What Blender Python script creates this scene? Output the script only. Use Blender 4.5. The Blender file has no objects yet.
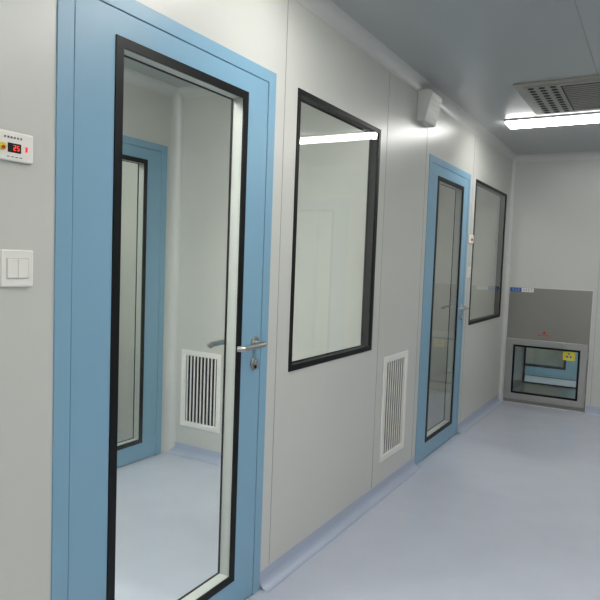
import bpy, bmesh, math
from mathutils import Vector, Matrix
sc=bpy.context.scene
sc.view_settings.view_transform='Standard'
sc.view_settings.look='None'
sc.view_settings.exposure=0.0

# ------------------------------------------------------------ materials
def srgb(c):
    return tuple(((v/255)/12.92 if v/255<=0.04045 else (((v/255)+0.055)/1.055)**2.4) for v in c)+(1,)
def pmat(name,col,rough=0.5,metal=0.0,spec=0.5,noise=0.0,nscale=8,bump=0.0,bscale=200,coat=0.0,rvar=0.0):
    m=bpy.data.materials.new(name); m.use_nodes=True
    nt=m.node_tree; b=nt.nodes['Principled BSDF']
    b.inputs['Base Color'].default_value=srgb(col)
    b.inputs['Roughness'].default_value=rough
    b.inputs['Metallic'].default_value=metal
    b.inputs['Specular IOR Level'].default_value=spec
    b.inputs['Coat Weight'].default_value=coat
    b.inputs['Coat Roughness'].default_value=0.15
    tc=nt.nodes.new('ShaderNodeTexCoord')
    if noise>0:
        n=nt.nodes.new('ShaderNodeTexNoise'); n.inputs['Scale'].default_value=nscale; n.inputs['Detail'].default_value=4
        nt.links.new(tc.outputs['Object'],n.inputs['Vector'])
        r=nt.nodes.new('ShaderNodeValToRGB')
        c=srgb(col)
        r.color_ramp.elements[0].position=0.3; r.color_ramp.elements[1].position=0.7
        r.color_ramp.elements[0].color=tuple(v*(1-noise) for v in c[:3])+(1,)
        r.color_ramp.elements[1].color=tuple(min(1,v*(1+noise)) for v in c[:3])+(1,)
        nt.links.new(n.outputs['Fac'],r.inputs['Fac']); nt.links.new(r.outputs['Color'],b.inputs['Base Color'])
    if bump>0:
        n2=nt.nodes.new('ShaderNodeTexNoise'); n2.inputs['Scale'].default_value=bscale
        nt.links.new(tc.outputs['Object'],n2.inputs['Vector'])
        bp=nt.nodes.new('ShaderNodeBump'); bp.inputs['Strength'].default_value=bump; bp.inputs['Distance'].default_value=0.002
        nt.links.new(n2.outputs['Fac'],bp.inputs['Height']); nt.links.new(bp.outputs['Normal'],b.inputs['Normal'])
    return m
def emat(name,col,s):
    m=bpy.data.materials.new(name); m.use_nodes=True
    nt=m.node_tree; b=nt.nodes['Principled BSDF']
    b.inputs['Base Color'].default_value=srgb(col)
    b.inputs['Emission Color'].default_value=srgb(col); b.inputs['Emission Strength'].default_value=s
    return m
def gmat(name,tint=(0.93,0.965,0.94),f0=0.055):
    m=bpy.data.materials.new(name); m.use_nodes=True
    nt=m.node_tree; nt.nodes.clear()
    o=nt.nodes.new('ShaderNodeOutputMaterial'); mx=nt.nodes.new('ShaderNodeMixShader')
    t=nt.nodes.new('ShaderNodeBsdfTransparent'); t.inputs['Color'].default_value=tint+(1,)
    g=nt.nodes.new('ShaderNodeBsdfGlossy'); g.inputs['Roughness'].default_value=0.01; g.inputs['Color'].default_value=(1,1,1,1)
    lw=nt.nodes.new('ShaderNodeLayerWeight'); lw.inputs['Blend'].default_value=0.5
    p=nt.nodes.new('ShaderNodeMath'); p.operation='POWER'; p.inputs[1].default_value=5
    ml=nt.nodes.new('ShaderNodeMath'); ml.operation='MULTIPLY_ADD'; ml.inputs[1].default_value=1-f0; ml.inputs[2].default_value=f0
    nt.links.new(lw.outputs['Facing'],p.inputs[0]); nt.links.new(p.outputs[0],ml.inputs[0])
    nt.links.new(ml.outputs[0],mx.inputs['Fac']); nt.links.new(t.outputs[0],mx.inputs[1]); nt.links.new(g.outputs[0],mx.inputs[2])
    nt.links.new(mx.outputs[0],o.inputs['Surface'])
    return m
M_wall=pmat('painted_steel_wall',(202,202,196),0.30,noise=0.012,nscale=3,spec=0.5)
M_back=pmat('painted_steel_back',(195,196,192),0.33,noise=0.012,nscale=3)
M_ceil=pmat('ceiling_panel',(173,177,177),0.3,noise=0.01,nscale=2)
M_floor=pmat('vinyl_floor',(188,193,206),0.17,noise=0.025,nscale=5,bump=0.04,bscale=40)
M_base=pmat('vinyl_cove',(170,180,199),0.3)
M_blue=pmat('blue_powder_coat',(128,168,192),0.36,noise=0.01,nscale=4)
M_black=pmat('black_gasket',(12,12,14),0.45,spec=0.25)
M_dark=pmat('dark_gap',(38,38,38),0.7)
M_seam=pmat('panel_seam',(150,148,141),0.6)
M_alu=pmat('white_aluminium',(205,206,203),0.35)
M_white=pmat('white_plastic',(236,234,228),0.35)
M_white2=pmat('white_plastic_shade',(203,203,198),0.4)
M_steel=pmat('brushed_steel',(185,184,180),0.3,metal=1.0,noise=0.03,nscale=30)
M_sheet=pmat('stainless_sheet',(148,146,141),0.42,metal=0.75,noise=0.02,nscale=6)
M_glass=gmat('window_glass')
M_grey=pmat('spacer_grey',(190,193,190),0.45)
M_lens=emat('lamp_diffuser',(255,254,248),80.0)
M_lens_small=emat('lamp_diffuser_small',(255,254,248),38.0)
M_lens_main=emat('lamp_diffuser_main',(255,254,250),20.5)
M_led=emat('led_digits',(240,70,50),1.2)
M_red=emat('led_red',(235,40,40),1.0)
M_redp=pmat('red_print',(200,40,35),0.5)
M_yel=pmat('yellow_print',(215,200,30),0.5)
M_bluep=pmat('blue_print',(30,90,170),0.5)
M_perf=pmat('diffuser_metal',(160,157,149),0.45,metal=0.1)

# ------------------------------------------------------------ helpers
def link(o,parent=None):
    sc.collection.objects.link(o)
    if parent is not None: o.parent=parent
    return o
def empty(name,loc,rotz=0):
    e=bpy.data.objects.new(name,None); e.empty_display_size=0.1
    e.location=loc; e.rotation_euler=(0,0,math.radians(rotz)); link(e); return e
def mk(name,bm,mat,parent=None,bevel=0,smooth=False,segs=2):
    bmesh.ops.recalc_face_normals(bm,faces=bm.faces)
    me=bpy.data.meshes.new(name); bm.to_mesh(me); bm.free()
    if smooth:
        for p in me.polygons: p.use_smooth=True
    o=bpy.data.objects.new(name,me)
    for m in (mat if isinstance(mat,(list,tuple)) else [mat]): me.materials.append(m)
    link(o,parent)
    if bevel>0:
        md=o.modifiers.new('bev','BEVEL'); md.width=bevel; md.segments=segs; md.limit_method='ANGLE'
    return o
def addbox(bm,a,b,mi=0):
    x0,y0,z0=a; x1,y1,z1=b
    v=[bm.verts.new(p) for p in [(x0,y0,z0),(x1,y0,z0),(x1,y1,z0),(x0,y1,z0),(x0,y0,z1),(x1,y0,z1),(x1,y1,z1),(x0,y1,z1)]]
    for f in [(0,3,2,1),(4,5,6,7),(0,1,5,4),(1,2,6,5),(2,3,7,6),(3,0,4,7)]:
        fc=bm.faces.new([v[i] for i in f]); fc.material_index=mi
def box(name,a,b,mat,parent=None,bevel=0):
    bm=bmesh.new(); addbox(bm,a,b); return mk(name,bm,mat,parent,bevel)
def pane(name,u0,u1,z0,z1,y,parent):
    bm=bmesh.new(); bm.faces.new([bm.verts.new(p) for p in [(u0,y,z0),(u1,y,z0),(u1,y,z1),(u0,y,z1)]])
    return mk(name,bm,M_glass,parent)
def addring(bm,u0,u1,z0,z1,w,y0,y1):
    l,r,b,t=w if isinstance(w,(tuple,list)) else (w,)*4
    O=[(u0,z0),(u1,z0),(u1,z1),(u0,z1)]; I=[(u0+l,z0+b),(u1-r,z0+b),(u1-r,z1-t),(u0+l,z1-t)]
    vs={}
    for k,P in (('O',O),('I',I)):
        for yy,n in ((y0,0),(y1,1)):
            vs[k,n]=[bm.verts.new((p[0],yy,p[1])) for p in P]
    for i in range(4):
        j=(i+1)%4
        for n in (0,1): bm.faces.new([vs['O',n][i],vs['O',n][j],vs['I',n][j],vs['I',n][i]])
        for k in 'OI': bm.faces.new([vs[k,0][i],vs[k,0][j],vs[k,1][j],vs[k,1][i]])
def ring(name,u0,u1,z0,z1,w,y0,y1,mat,parent=None,bevel=0):
    bm=bmesh.new(); addring(bm,u0,u1,z0,z1,w,y0,y1); return mk(name,bm,mat,parent,bevel)
def extr(name,pts,y0,y1,mat,parent=None,bevel=0):
    bm=bmesh.new()
    a=[bm.verts.new((p[0],y0,p[1])) for p in pts]; b=[bm.verts.new((p[0],y1,p[1])) for p in pts]
    bm.faces.new(a); bm.faces.new(b[::-1])
    for i in range(len(pts)):
        j=(i+1)%len(pts); bm.faces.new([a[i],a[j],b[j],b[i]])
    return mk(name,bm,mat,parent,bevel)
def cyl(name,c,axis,r,h,mat,parent=None,segs=28,bevel=0):
    bm=bmesh.new()
    rot={'x':Matrix.Rotation(math.pi/2,4,'Y'),'y':Matrix.Rotation(math.pi/2,4,'X'),'z':Matrix.Identity(4)}[axis]
    bmesh.ops.create_cone(bm,cap_ends=True,segments=segs,radius1=r,radius2=r,depth=h,matrix=Matrix.Translation(c)@rot)
    o=mk(name,bm,mat,parent,bevel)
    for p in o.data.polygons: p.use_smooth=len(p.vertices)<6
    return o
def tube(name,pts,r,mat,parent=None):
    cu=bpy.data.curves.new(name,'CURVE'); cu.dimensions='3D'; cu.bevel_depth=r; cu.bevel_resolution=5; cu.use_fill_caps=True
    s=cu.splines.new('POLY'); s.points.add(len(pts)-1)
    for i,p in enumerate(pts): s.points[i].co=(*p,1)
    cu.materials.append(mat)
    o=bpy.data.objects.new(name,cu); link(o,parent); return o
def fillet(pts,r,n=6):
    out=[Vector(pts[0])]
    for i in range(1,len(pts)-1):
        p=Vector(pts[i]); a=(Vector(pts[i-1])-p).normalized(); b=(Vector(pts[i+1])-p).normalized()
        p0=p+a*r; p1=p+b*r
        for k in range(n+1):
            t=k/n; out.append(p0*(1-t)**2+p*2*t*(1-t)+p1*t*t)
    out.append(Vector(pts[-1])); return out

def wall(name,axis,face,thick,u0,u1,z0,z1,holes,mat,seams=(),front=1):
    us=sorted(set([u0,u1]+[h[0] for h in holes]+[h[1] for h in holes]))
    zs=sorted(set([z0,z1]+[h[2] for h in holes]+[h[3] for h in holes]))
    bm=bmesh.new()
    V={}
    def vert(u,z,s):
        k=(round(u,5),round(z,5),s)
        if k not in V:
            n=face+(thick if s else 0)
            V[k]=bm.verts.new((n,u,z) if axis=='x' else (u,n,z))
        return V[k]
    def solid(i,j):
        if i<0 or j<0 or i>=len(us)-1 or j>=len(zs)-1: return False
        cu=(us[i]+us[i+1])/2; cz=(zs[j]+zs[j+1])/2
        return not any(h[0]<cu<h[1] and h[2]<cz<h[3] for h in holes)
    for i in range(len(us)-1):
        for j in range(len(zs)-1):
            if not solid(i,j): continue
            a,b,c,d=us[i],us[i+1],zs[j],zs[j+1]
            for s in (0,1): bm.faces.new([vert(a,c,s),vert(b,c,s),vert(b,d,s),vert(a,d,s)])
            if not solid(i-1,j): bm.faces.new([vert(a,c,0),vert(a,d,0),vert(a,d,1),vert(a,c,1)])
            if not solid(i+1,j): bm.faces.new([vert(b,c,0),vert(b,d,0),vert(b,d,1),vert(b,c,1)])
            if not solid(i,j-1): bm.faces.new([vert(a,c,0),vert(b,c,0),vert(b,c,1),vert(a,c,1)])
            if not solid(i,j+1): bm.faces.new([vert(a,d,0),vert(b,d,0),vert(b,d,1),vert(a,d,1)])
    o=mk(name,bm,mat)
    for k,(u,a,b) in enumerate(seams):
        e=0.0008*front
        if axis=='x': box('seam_%d'%k,(min(face,face+e),u-0.0015,a),(max(face,face+e),u+0.0015,b),M_seam,o)
        else: box('seam_%d'%k,(u-0.0015,min(face,face+e),a),(u+0.0015,max(face,face+e),b),M_seam,o)
    return o
def cove(name,o,A,B,L,r,mat,lip=0.006,t=0.002,parent=None,n=8,ext=0.0):
    o=Vector(o);A=Vector(A);B=Vector(B);L=Vector(L)
    C=o+r*(A+B)
    prof=[o+B*(r+lip+ext)+A*0.0003, o+B*(r+lip+ext)+A*t]
    for k in range(n+1):
        a=k/n*math.pi/2; prof.append(C-(r-t)*(math.cos(a)*A+math.sin(a)*B))
    prof+= [o+A*(r+lip)+B*t, o+A*(r+lip)+B*0.0003]
    bm=bmesh.new()
    a=[bm.verts.new(p) for p in prof]; b=[bm.verts.new(p+L) for p in prof]
    for i in range(len(prof)-1): bm.faces.new([a[i],a[i+1],b[i+1],b[i]])
    ob=mk(name,bm,mat,parent)
    for p in ob.data.polygons: p.use_smooth=True
    ob.modifiers.new('es','EDGE_SPLIT').split_angle=math.radians(35)
    return ob

# ------------------------------------------------------------ dimensions
H=2.50; T=0.05; YB=6.5; XR=3.2; Y0=-2.5; YR=8.3
AX=-1.56; PY=3.25
DW=1.023; DH=2.11
d1=1.06; d2=3.965
g_door=lambda u:(u,u+DW,0,DH)

# ------------------------------------------------------------ shell
box('floor',(-3.3,Y0-0.1,-0.1),(XR+0.1,9.0,0),M_floor)
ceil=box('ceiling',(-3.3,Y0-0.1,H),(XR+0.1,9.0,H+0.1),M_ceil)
for k,x in enumerate((0.98,1.96,2.94)):
    box('seam_x_%d'%k,(x-.0015,Y0,H-0.0008),(x+.0015,YB,H),M_seam,ceil)
win1=(2.255,3.14,0.895,2.10); win2=(5.155,6.33,0.885,2.10)
v1=(3.33,3.722,0.20,0.83)
def inner(v,m=0.028): return (v[0]+m,v[1]-m,v[2]+m,v[3]-m)
wall('wall_left','x',0,-T,Y0,YB,0,H,[g_door(d1),win1,inner(v1),g_door(d2),win2],M_wall,
     seams=[(2.155,0.08,H-0.06),(3.235,0.08,H-0.06),(5.06,0.08,H-0.06),(0.2,0.08,H-.06),(3.90,0.08,H-0.06)])
pb=(0.045,0.82,0.0,1.185)
pw=(0.115,0.735,0.11,0.60)
d3=1.80
wall('wall_back','y',YB,T,0,XR,0,H,[(pw[0],pw[1],pw[2],pw[3]),(d3,d3+DW,0,DH)],M_back,
     seams=[(0.86,0.08,H-.06),(1.6,0.08,H-.06)],front=-1)
wall('wall_right','x',XR,T,Y0,YB,0,H,[],M_wall,seams=[(y,0.08,H-.06) for y in (0.5,1.7,2.9,4.1,5.3)],front=-1)
wall('wall_front','y',Y0,-T,0,XR,0,H,[],M_wall)
pv=(-1.46,-1.115,0.20,0.735)
d4=3.165-DW
wall('wall_airlock_far','x',AX,-T,-1.0,YB,0,H,[g_door(d4)],M_wall)
wall('wall_partition','y',PY,T,-3.2,-T,0,H,[inner(pv)],M_wall,seams=[(-0.62,0.08,H-.06)],front=-1)
wall('wall_airlock_near','y',-1.0,-T,-3.2,-T,0,H,[],M_wall)
wall('wall_outer','x',-3.2,-T,-1.05,YB,0,H,[],M_wall)
wall('wall_side_end','y',YB,T,-3.2,-T,0,H,[],M_wall)
d5=-0.42
wall('wall_rear_left','x',-0.9,-T,YB+T,YR,0,H,[],M_wall)
wall('wall_rear_end','y',YR,T,-0.9,XR,0,H,[(d5,d5+DW,0,DH)],M_wall)
wall('wall_rear_right','x',XR,T,YB+T,YR,0,H,[],M_wall)
box('wall_closet',(-0.9,YR+0.5,0),(1.2,YR+0.55,H),M_wall)

def cz(name,x,y,A,B,z0=0.0,z1=H,r=0.045): return cove(name,(x,y,z0),A,B,(0,0,z1-z0),r,M_alu)
cove('trim_ceiling_left',(0,Y0,H),(0,0,-1),(1,0,0),(0,YB-Y0,0),0.05,M_alu,lip=0.012)
cove('trim_ceiling_back',(0,YB,H),(0,0,-1),(0,-1,0),(XR,0,0),0.05,M_alu,lip=0.012)
cove('trim_ceiling_right',(XR,Y0,H),(0,0,-1),(-1,0,0),(0,YB-Y0,0),0.05,M_alu,lip=0.012)
cz('trim_corner_back_left',0,YB,(1,0,0),(0,-1,0),0,H,0.03)
cz('trim_corner_back_right',XR,YB,(-1,0,0),(0,-1,0))
cz('trim_corner_airlock',AX,PY,(1,0,0),(0,-1,0),0,H,0.05)
cz('trim_corner_airlock_window',-T,PY,(-1,0,0),(0,-1,0),0,H,0.04)
cove('trim_ceiling_airlock_far',(AX,-1,H),(0,0,-1),(1,0,0),(0,PY+1,0),0.05,M_alu,lip=0.012)
cove('trim_ceiling_airlock_partition',(AX,PY,H),(0,0,-1),(0,-1,0),(-T-AX,0,0),0.05,M_alu,lip=0.012)
def bb(name,o,A,L):
    return cove(name,o,A,(0,0,1),L,0.04,M_base,lip=0.004,t=0.002,ext=0.03)
bb('baseboard_left',(0,d1+DW,0),(1,0,0),(0,d2-d1-DW,0))
bb('baseboard_left_far',(0,d2+DW,0),(1,0,0),(0,YB-d2-DW,0))
bb('baseboard_left_near',(0,Y0,0),(1,0,0),(0,d1-Y0,0))
bb('baseboard_back',(pb[1],YB,0),(0,-1,0),(d3-pb[1],0,0))
bb('baseboard_back_far',(d3+DW,YB,0),(0,-1,0),(XR-d3-DW,0,0))
bb('baseboard_right',(XR,Y0,0),(-1,0,0),(0,YB-Y0,0))
bb('baseboard_airlock_partition',(AX,PY,0),(0,-1,0),(-T-AX,0,0))
bb('baseboard_airlock_far',(AX,-1,0),(1,0,0),(0,d4+1,0))

# ------------------------------------------------------------ doors
def lever(parent,u,z,yf,s,name,h=1):
    cyl(name+'_rose',(u,yf+s*0.004,z),'y',0.026,0.008,M_steel,parent,bevel=0.002)
    pts=fillet([(u,yf,z),(u,yf+s*0.055,z),(u-h*0.15,yf+s*0.055,z-0.004),(u-h*0.158,yf+s*0.035,z-0.004)],0.018)
    tube(name+'_lever',pts,0.0105,M_steel,parent)
    cyl(name+'_lock_rose',(u,yf+s*0.004,z-0.082),'y',0.025,0.008,M_steel,parent,bevel=0.002)
    cyl(name+'_lock_cylinder',(u,yf+s*0.009,z-0.078),'y',0.009,0.012,M_black if s>0 else M_steel,parent)
    box(name+'_keyway',(u-0.0035,min(yf+s*0.008,yf+s*0.0115),z-0.10),(u+0.0035,max(yf+s*0.008,yf+s*0.0115),z-0.078),M_dark,parent)
def door(name,loc,rot,left=False):
    e=empty(name,loc,rot)
    fl,fr,ft=0.052,0.050,0.046
    fp=[(0,0),(fl,0),(fl,DH-ft),(DW-fr,DH-ft),(DW-fr,0),(DW,0),(DW,DH),(0,DH)]
    extr('frame',fp,-0.004,T+0.004,M_blue,e,bevel=0.0015)
    g=0.0025
    box('leaf_gap_seal',(fl,0.010,0.0),(fl+g,0.040,DH-ft),M_dark,e)
    box('leaf_gap_seal_r',(DW-fr-g,0.010,0.0),(DW-fr,0.040,DH-ft),M_dark,e)
    u0,u1,z0,z1=fl+g,DW-fr-g,0.008,DH-ft-g
    G=(0.194,0.838,0.122,1.992)
    ring('leaf',u0,u1,z0,z1,(G[0]-u0,u1-G[1],G[2]-z0,z1-G[3]),-0.002,T+0.002,M_blue,e,bevel=0.0015)
    bw=0.029
    ring('gasket_front',G[0],G[1],G[2],G[3],bw,-0.005,0.001,M_black,e)
    ring('gasket_rear',G[0],G[1],G[2],G[3],bw,T-0.001,T+0.005,M_black,e)
    ring('spacer',G[0]+0.002,G[1]-0.002,G[2]+0.002,G[3]-0.002,bw-0.006,0.001,T-0.001,M_grey,e)
    pane('pane_front',G[0]+0.02,G[1]-0.02,G[2]+0.02,G[3]-0.02,0.002,e)
    box('threshold_sweep',(u0,0.015,0.0),(u1,0.035,0.008),M_dark,e)
    hu=0.107 if left else 0.928; hh=-1 if left else 1
    lever(e,hu,1.048,-0.002,-1,'handle_front',hh)
    lever(e,hu,1.048,T+0.002,1,'handle_rear',hh)
    return e
door('door_1',(0,d1,0),90)
door('door_2',(0,d2,0),90)
door('door_3',(AX,d4,0),90,True)
door('door_4',(d3,YB,0),0)
door('door_5',(d5,YR,0),0)

# ------------------------------------------------------------ windows
def window(name,loc,rot,w):
    e=empty(name,loc,rot)
    W=w[1]-w[0]; z0,z1=w[2],w[3]
    ring('border_front',0,W,z0,z1,(0.024,0.024,0.026,0.022),-0.004,0.003,M_black,e)
    ring('border_rear',0,W,z0,z1,0.024,T-0.003,T+0.004,M_black,e)
    ring('spacer',0.001,W-0.001,z0+.001,z1-.001,0.018,0.003,T-0.003,M_black,e)
    pane('pane',0.012,W-0.012,z0+0.012,z1-0.012,0.002,e)
    return e
window('window_1',(0,win1[0],0),90,win1)
window('window_2',(0,win2[0],0),90,win2)

# ------------------------------------------------------------ vent grilles
def vent(loc,rot,v):
    e=empty('wall_vent_grille',loc,rot)
    W=v[1]-v[0]; z0,z1=v[2],v[3]
    ring('frame',0,W,z0,z1,0.034,-0.008,0.0,M_white,e,bevel=0.003)
    ring('inner_lip',0.032,W-0.032,z0+.032,z1-.032,0.006,-0.004,0.004,M_white,e)
    box('dark_back',(0.03,0.003,z0+.03),(W-0.03,0.030,z1-.03),M_black,e)
    n=9; a=0.038; b=W-0.038; p=(b-a)/n
    bm=bmesh.new()
    for i in range(n):
        c=a+(i+0.5)*p
        P=[(c-0.0055,-0.003),(c+0.0055,-0.003),(c+0.004,0.0035),(c-0.004,0.0035)]
        lo=[bm.verts.new((q[0],q[1],z0+.034)) for q in P]; hi=[bm.verts.new((q[0],q[1],z1-.034)) for q in P]
        bm.faces.new(lo); bm.faces.new(hi[::-1])
        for k in range(4):
            j=(k+1)%4; bm.faces.new([lo[k],lo[j],hi[j],hi[k]])
    mk('blades',bm,M_white,e)
    return e
vent((0,v1[0],0),90,v1)
vent((pv[0],PY,0),0,pv)

# ------------------------------------------------------------ switch + pressure display
def switch(y,z):
    e=empty('light_switch',(0,y,z),90)
    box('plate',(0,-0.009,0),(0.088,0,0.09),M_white,e,bevel=0.003)
    ring('rocker_surround',0.0145,0.0735,0.02,0.07,0.0015,-0.0105,-0.008,M_white2,e)
    for k in (0,1):
        box('rocker_%d'%k,(0.0162+k*0.0283,-0.0115,0.0222),(0.0436+k*0.0283,-0.008,0.0678),M_white,e,bevel=0.001)
    return e
switch(0.904,1.289); switch(5.03,1.285)
SEG={'0':'abcdef','1':'bc','2':'abged','5':'afgcd','6':'afgedc','8':'abcdefg'}
def digit(parent,ch,u,z,w,h,y):
    t=w*0.2; bm=bmesh.new()
    S={'a':(0,h-t,w,h),'g':(0,h/2-t/2,w,h/2+t/2),'d':(0,0,w,t),'f':(0,h/2,t,h),'b':(w-t,h/2,w,h),'e':(0,0,t,h/2),'c':(w-t,0,w,h/2)}
    for s in SEG[ch]:
        q=S[s]; addbox(bm,(u+q[0],y,z+q[1]),(u+q[2],y+0.0006,z+q[3]))
    mk('digit',bm,M_led,parent)
def display(y,z):
    e=empty('pressure_display',(0,y,z),90)
    box('housing',(0,-0.012,0),(0.138,0,0.07),M_white,e,bevel=0.004)
    box('screen',(0.068,-0.0135,0.020),(0.103,-0.011,0.042),M_black,e,bevel=0.001)
    for k,c in enumerate('25'): digit(e,c,0.082+k*0.009,0.025,0.006,0.012,-0.0145)
    cyl('lamp_yellow',(0.054,-0.0135,0.031),'y',0.009,0.004,M_yel,e)
    cyl('lamp_yellow_core',(0.054,-0.0165,0.029),'y',0.004,0.003,M_redp,e)
    box('lamp_red',(0.115,-0.014,0.026),(0.120,-0.011,0.038),M_red,e)
    bm=bmesh.new()
    for k in range(6):
        u=0.058+k*0.0085
        addbox(bm,(u,-0.0126,0.053),(u+0.005,-0.0118,0.0545)); addbox(bm,(u+.001,-0.0126,0.0555),(u+0.0055,-0.0118,0.057)); addbox(bm,(u+.0022,-0.0126,0.0525),(u+0.0032,-0.0118,0.0575))
    mk('caption_strokes',bm,M_dark,e)
    bm=bmesh.new()
    for k in range(4): addbox(bm,(0.066+k*0.011,-0.0126,0.009),(0.073+k*0.011,-0.0118,0.0105))
    mk('button_strokes',bm,M_dark,e)
display(0.850,1.590); display(5.0,1.565)

# ------------------------------------------------------------ wall speaker
e=empty('wall_speaker',(0,3.68,2.260),90)
bm=bmesh.new()
P=[(0,0),(-0.055,0.0),(-0.095,0.175),(-0.07,0.195),(0,0.195)]
a=[bm.verts.new((0,p[0],p[1])) for p in P]; b=[bm.verts.new((0.21,p[0],p[1])) for p in P]
bm.faces.new(a); bm.faces.new(b[::-1])
for i in range(5):
    j=(i+1)%5; bm.faces.new([a[i],a[j],b[j],b[i]])
mk('cabinet',bm,M_white2,e,bevel=0.008,segs=3)
bm=bmesh.new()
for i in range(9):
    t=0.12+i*0.085; n=-0.055-0.04*t; z=0.175*t
    addbox(bm,(0.02,n-0.0025,z),(0.19,n+0.002,z+0.006))
mk('grille_bars',bm,M_white2,e)

# ------------------------------------------------------------ pass box
e=empty('pass_box',(pb[0],YB,0),0)
W=pb[1]-pb[0]; o0=pw[0]-pb[0]; o1=pw[1]-pb[0]
ring('facing_panel',0,W,0.0,pb[3],(o0,W-o1,pw[2],pb[3]-pw[3]),-0.006,-0.0005,M_sheet,e,bevel=0.001)
ring('facing_edge',-0.006,W+0.006,0.0,pb[3]+0.006,(0.008,0.008,0.008,0.008),-0.009,-0.0005,M_alu,e)
fz0,fz1=0.045,0.665
ring('door_frame',0.01,W-0.01,fz0,fz1,(0.065,0.065,0.062,0.062),-0.03,-0.007,M_steel,e,bevel=0.004)
ring('door_gasket',0.072,W-0.072,fz0+.060,fz1-.060,0.022,-0.026,-0.012,M_black,e)
pane('door_pane',0.08,W-0.08,fz0+.07,fz1-.07,-0.0175,e)
bm=bmesh.new(); D=0.62
addring(bm,o0-0.003,o1+0.003,pw[2]-0.003,pw[3]+0.003,0.006,0.0,D)
mk('chamber',bm,M_steel,e)
ring('rear_door_frame',0.01,W-0.01,fz0,fz1,(0.07,0.07,0.068,0.068),D,D+0.02,M_steel,e,bevel=0.003)
ring('rear_gasket',0.075,W-0.075,fz0+.064,fz1-.064,0.018,D-0.01,D,M_black,e)
pane('rear_pane',0.08,W-0.08,fz0+.07,fz1-.07,D+0.004,e)
box('hinge_a',(W-0.012,-0.034,0.12),(W+0.0,-0.006,0.18),M_steel,e,bevel=0.002)
box('hinge_b',(W-0.012,-0.034,0.53),(W+0.0,-0.006,0.59),M_steel,e,bevel=0.002)
box('warning_sticker',(0.545,-0.0192,0.495),(0.655,-0.0186,0.58),M_yel,e)
bm=bmesh.new()
for k in range(3):
    an=math.radians(90+120*k)
    vs=[]
    for r_,da in ((0.008,-25),(0.03,-28),(0.03,28),(0.008,25)):
        vs.append(bm.verts.new((0.6+r_*math.cos(an+math.radians(da)),-0.0198,0.54+r_*math.sin(an+math.radians(da)))))
    bm.faces.new(vs)
mk('warning_symbol',bm,M_bluep,e)
cyl('maker_badge',(0.36,-0.0075,0.742),'y',0.014,0.002,M_redp,e)
bm=bmesh.new()
for k in range(8):
    addbox(bm,(0.30+k*0.0155,-0.0075,0.712),(0.310+k*0.0155,-0.0065,0.722))
mk('badge_strokes',bm,M_redp,e)
box('name_plate_blue',(0.012,-0.0075,1.140),(0.12,-0.006,1.178),M_bluep,e)
box('name_plate_white',(0.12,-0.0075,1.140),(0.235,-0.006,1.178),M_white,e)
bm=bmesh.new()
for k in range(3):
    u=0.03+k*0.027
    addbox(bm,(u,-0.0082,1.150),(u+0.015,-0.0075,1.152)); addbox(bm,(u,-0.0082,1.164),(u+0.015,-0.0075,1.166)); addbox(bm,(u+.006,-0.0082,1.150),(u+0.008,-0.0075,1.170))
mk('plate_strokes_white',bm,M_white,e)
bm=bmesh.new()
for k in range(4):
    u=0.132+k*0.025
    addbox(bm,(u,-0.0082,1.150),(u+0.017,-0.0075,1.153)); addbox(bm,(u,-0.0082,1.164),(u+0.017,-0.0075,1.167)); addbox(bm,(u+.006,-0.0082,1.150),(u+0.009,-0.0075,1.170))
mk('plate_strokes_blue',bm,M_bluep,e)

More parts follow.
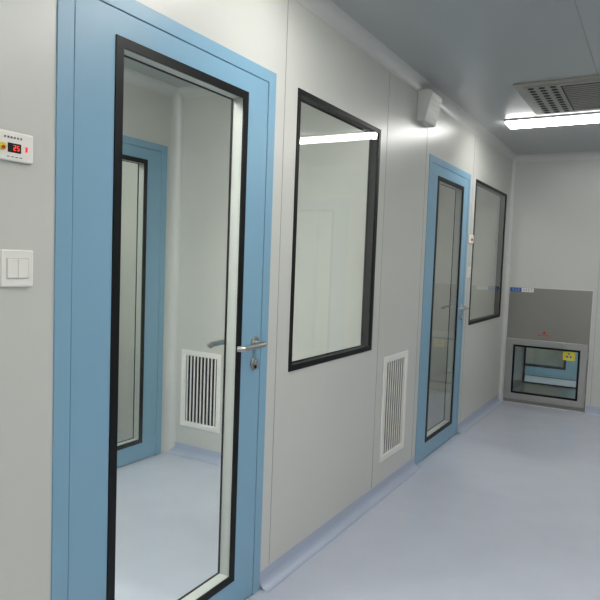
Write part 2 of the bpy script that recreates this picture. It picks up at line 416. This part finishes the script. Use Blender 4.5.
# ------------------------------------------------------------ ceiling lamps
def lamp(x0,x1,y0,y1,mat):
    e=empty('ceiling_light',((x0+x1)/2,(y0+y1)/2,H),0)
    w=(x1-x0)/2; d=(y1-y0)/2
    bm=bmesh.new(); addbox(bm,(-w,-d,-0.012),(w,d,0))
    mk('housing',bm,M_alu,e,bevel=0.002)
    bm=bmesh.new(); addbox(bm,(-w+0.008,-d+0.015,-0.03),(w-0.008,d-0.015,-0.0125))
    mk('diffuser',bm,mat,e,bevel=0.006)
    return e
lamp(0.26,1.66,4.87,5.10,M_lens_main)
lamp(0.26,1.66,1.80,2.03,M_lens_main)
lamp(0.26,1.66,-0.8,-0.57,M_lens_main)
lamp(1.9,3.1,1.80,2.03,M_lens_main)
lamp(1.9,3.1,-0.8,-0.57,M_lens_main)
lamp(-1.25,-0.35,1.0,1.23,M_lens)
lamp(-1.1,-0.6,4.7,4.9,M_lens_small)
lamp(-2.7,-2.0,2.2,2.4,M_lens_small)
lamp(0.3,1.5,7.2,7.4,M_lens_small)

# ------------------------------------------------------------ ceiling air diffuser
e=empty('ceiling_air_diffuser',(0.92,4.36,H),0)
S=0.41
bm=bmesh.new(); addbox(bm,(-S,-S,-0.012),(S,S,0)); mk('plate',bm,M_perf,e,bevel=0.003)
bm=bmesh.new()
addbox(bm,(-S+.05,-S+.05,-0.018),(S-.05,S-.05,-0.012)); mk('inner_plate',bm,M_perf,e,bevel=0.003)
bm=bmesh.new()
n=11; st=(2*S-0.18)/(n-1)
for i in range(n):
    for j in range(n):
        x=-S+0.09+i*st; y=-S+0.09+j*st
        if 2<i<8: continue
        bmesh.ops.create_cone(bm,cap_ends=True,segments=14,radius1=0.019,radius2=0.019,depth=0.003,matrix=Matrix.Translation((x,y,-0.0185)))
mk('perforations',bm,M_dark,e)
bm=bmesh.new(); addbox(bm,(-0.15,-0.32,-0.0195),(0.15,0.32,-0.018)); mk('slot_recess',bm,M_dark,e)
bm=bmesh.new()
for i in range(15):
    y=-0.30+i*0.60/14; addbox(bm,(-0.14,y-0.010,-0.024),(0.14,y+0.010,-0.0195))
mk('slats',bm,M_perf,e)

# ------------------------------------------------------------ world + camera
w=bpy.data.worlds.new('world'); sc.world=w; w.use_nodes=True
w.node_tree.nodes['Background'].inputs['Color'].default_value=(0.5,0.52,0.55,1)
w.node_tree.nodes['Background'].inputs['Strength'].default_value=0.3

f=615.
Yv=Vector((360,27,-f)).normalized()
Zv=Vector((350,9500,615)); Zv=(Zv-Yv*Zv.dot(Yv)).normalized()
Xv=Yv.cross(Zv)
R=Matrix((Xv,Yv,Zv))
cam=bpy.data.cameras.new('camera'); co=bpy.data.objects.new('camera',cam); sc.collection.objects.link(co)
cam.sensor_width=36; cam.sensor_fit='HORIZONTAL'; cam.lens=36*f/600; cam.clip_start=0.02
co.matrix_world=Matrix.Translation((1.36,0,1.38))@R.to_4x4()
sc.camera=co
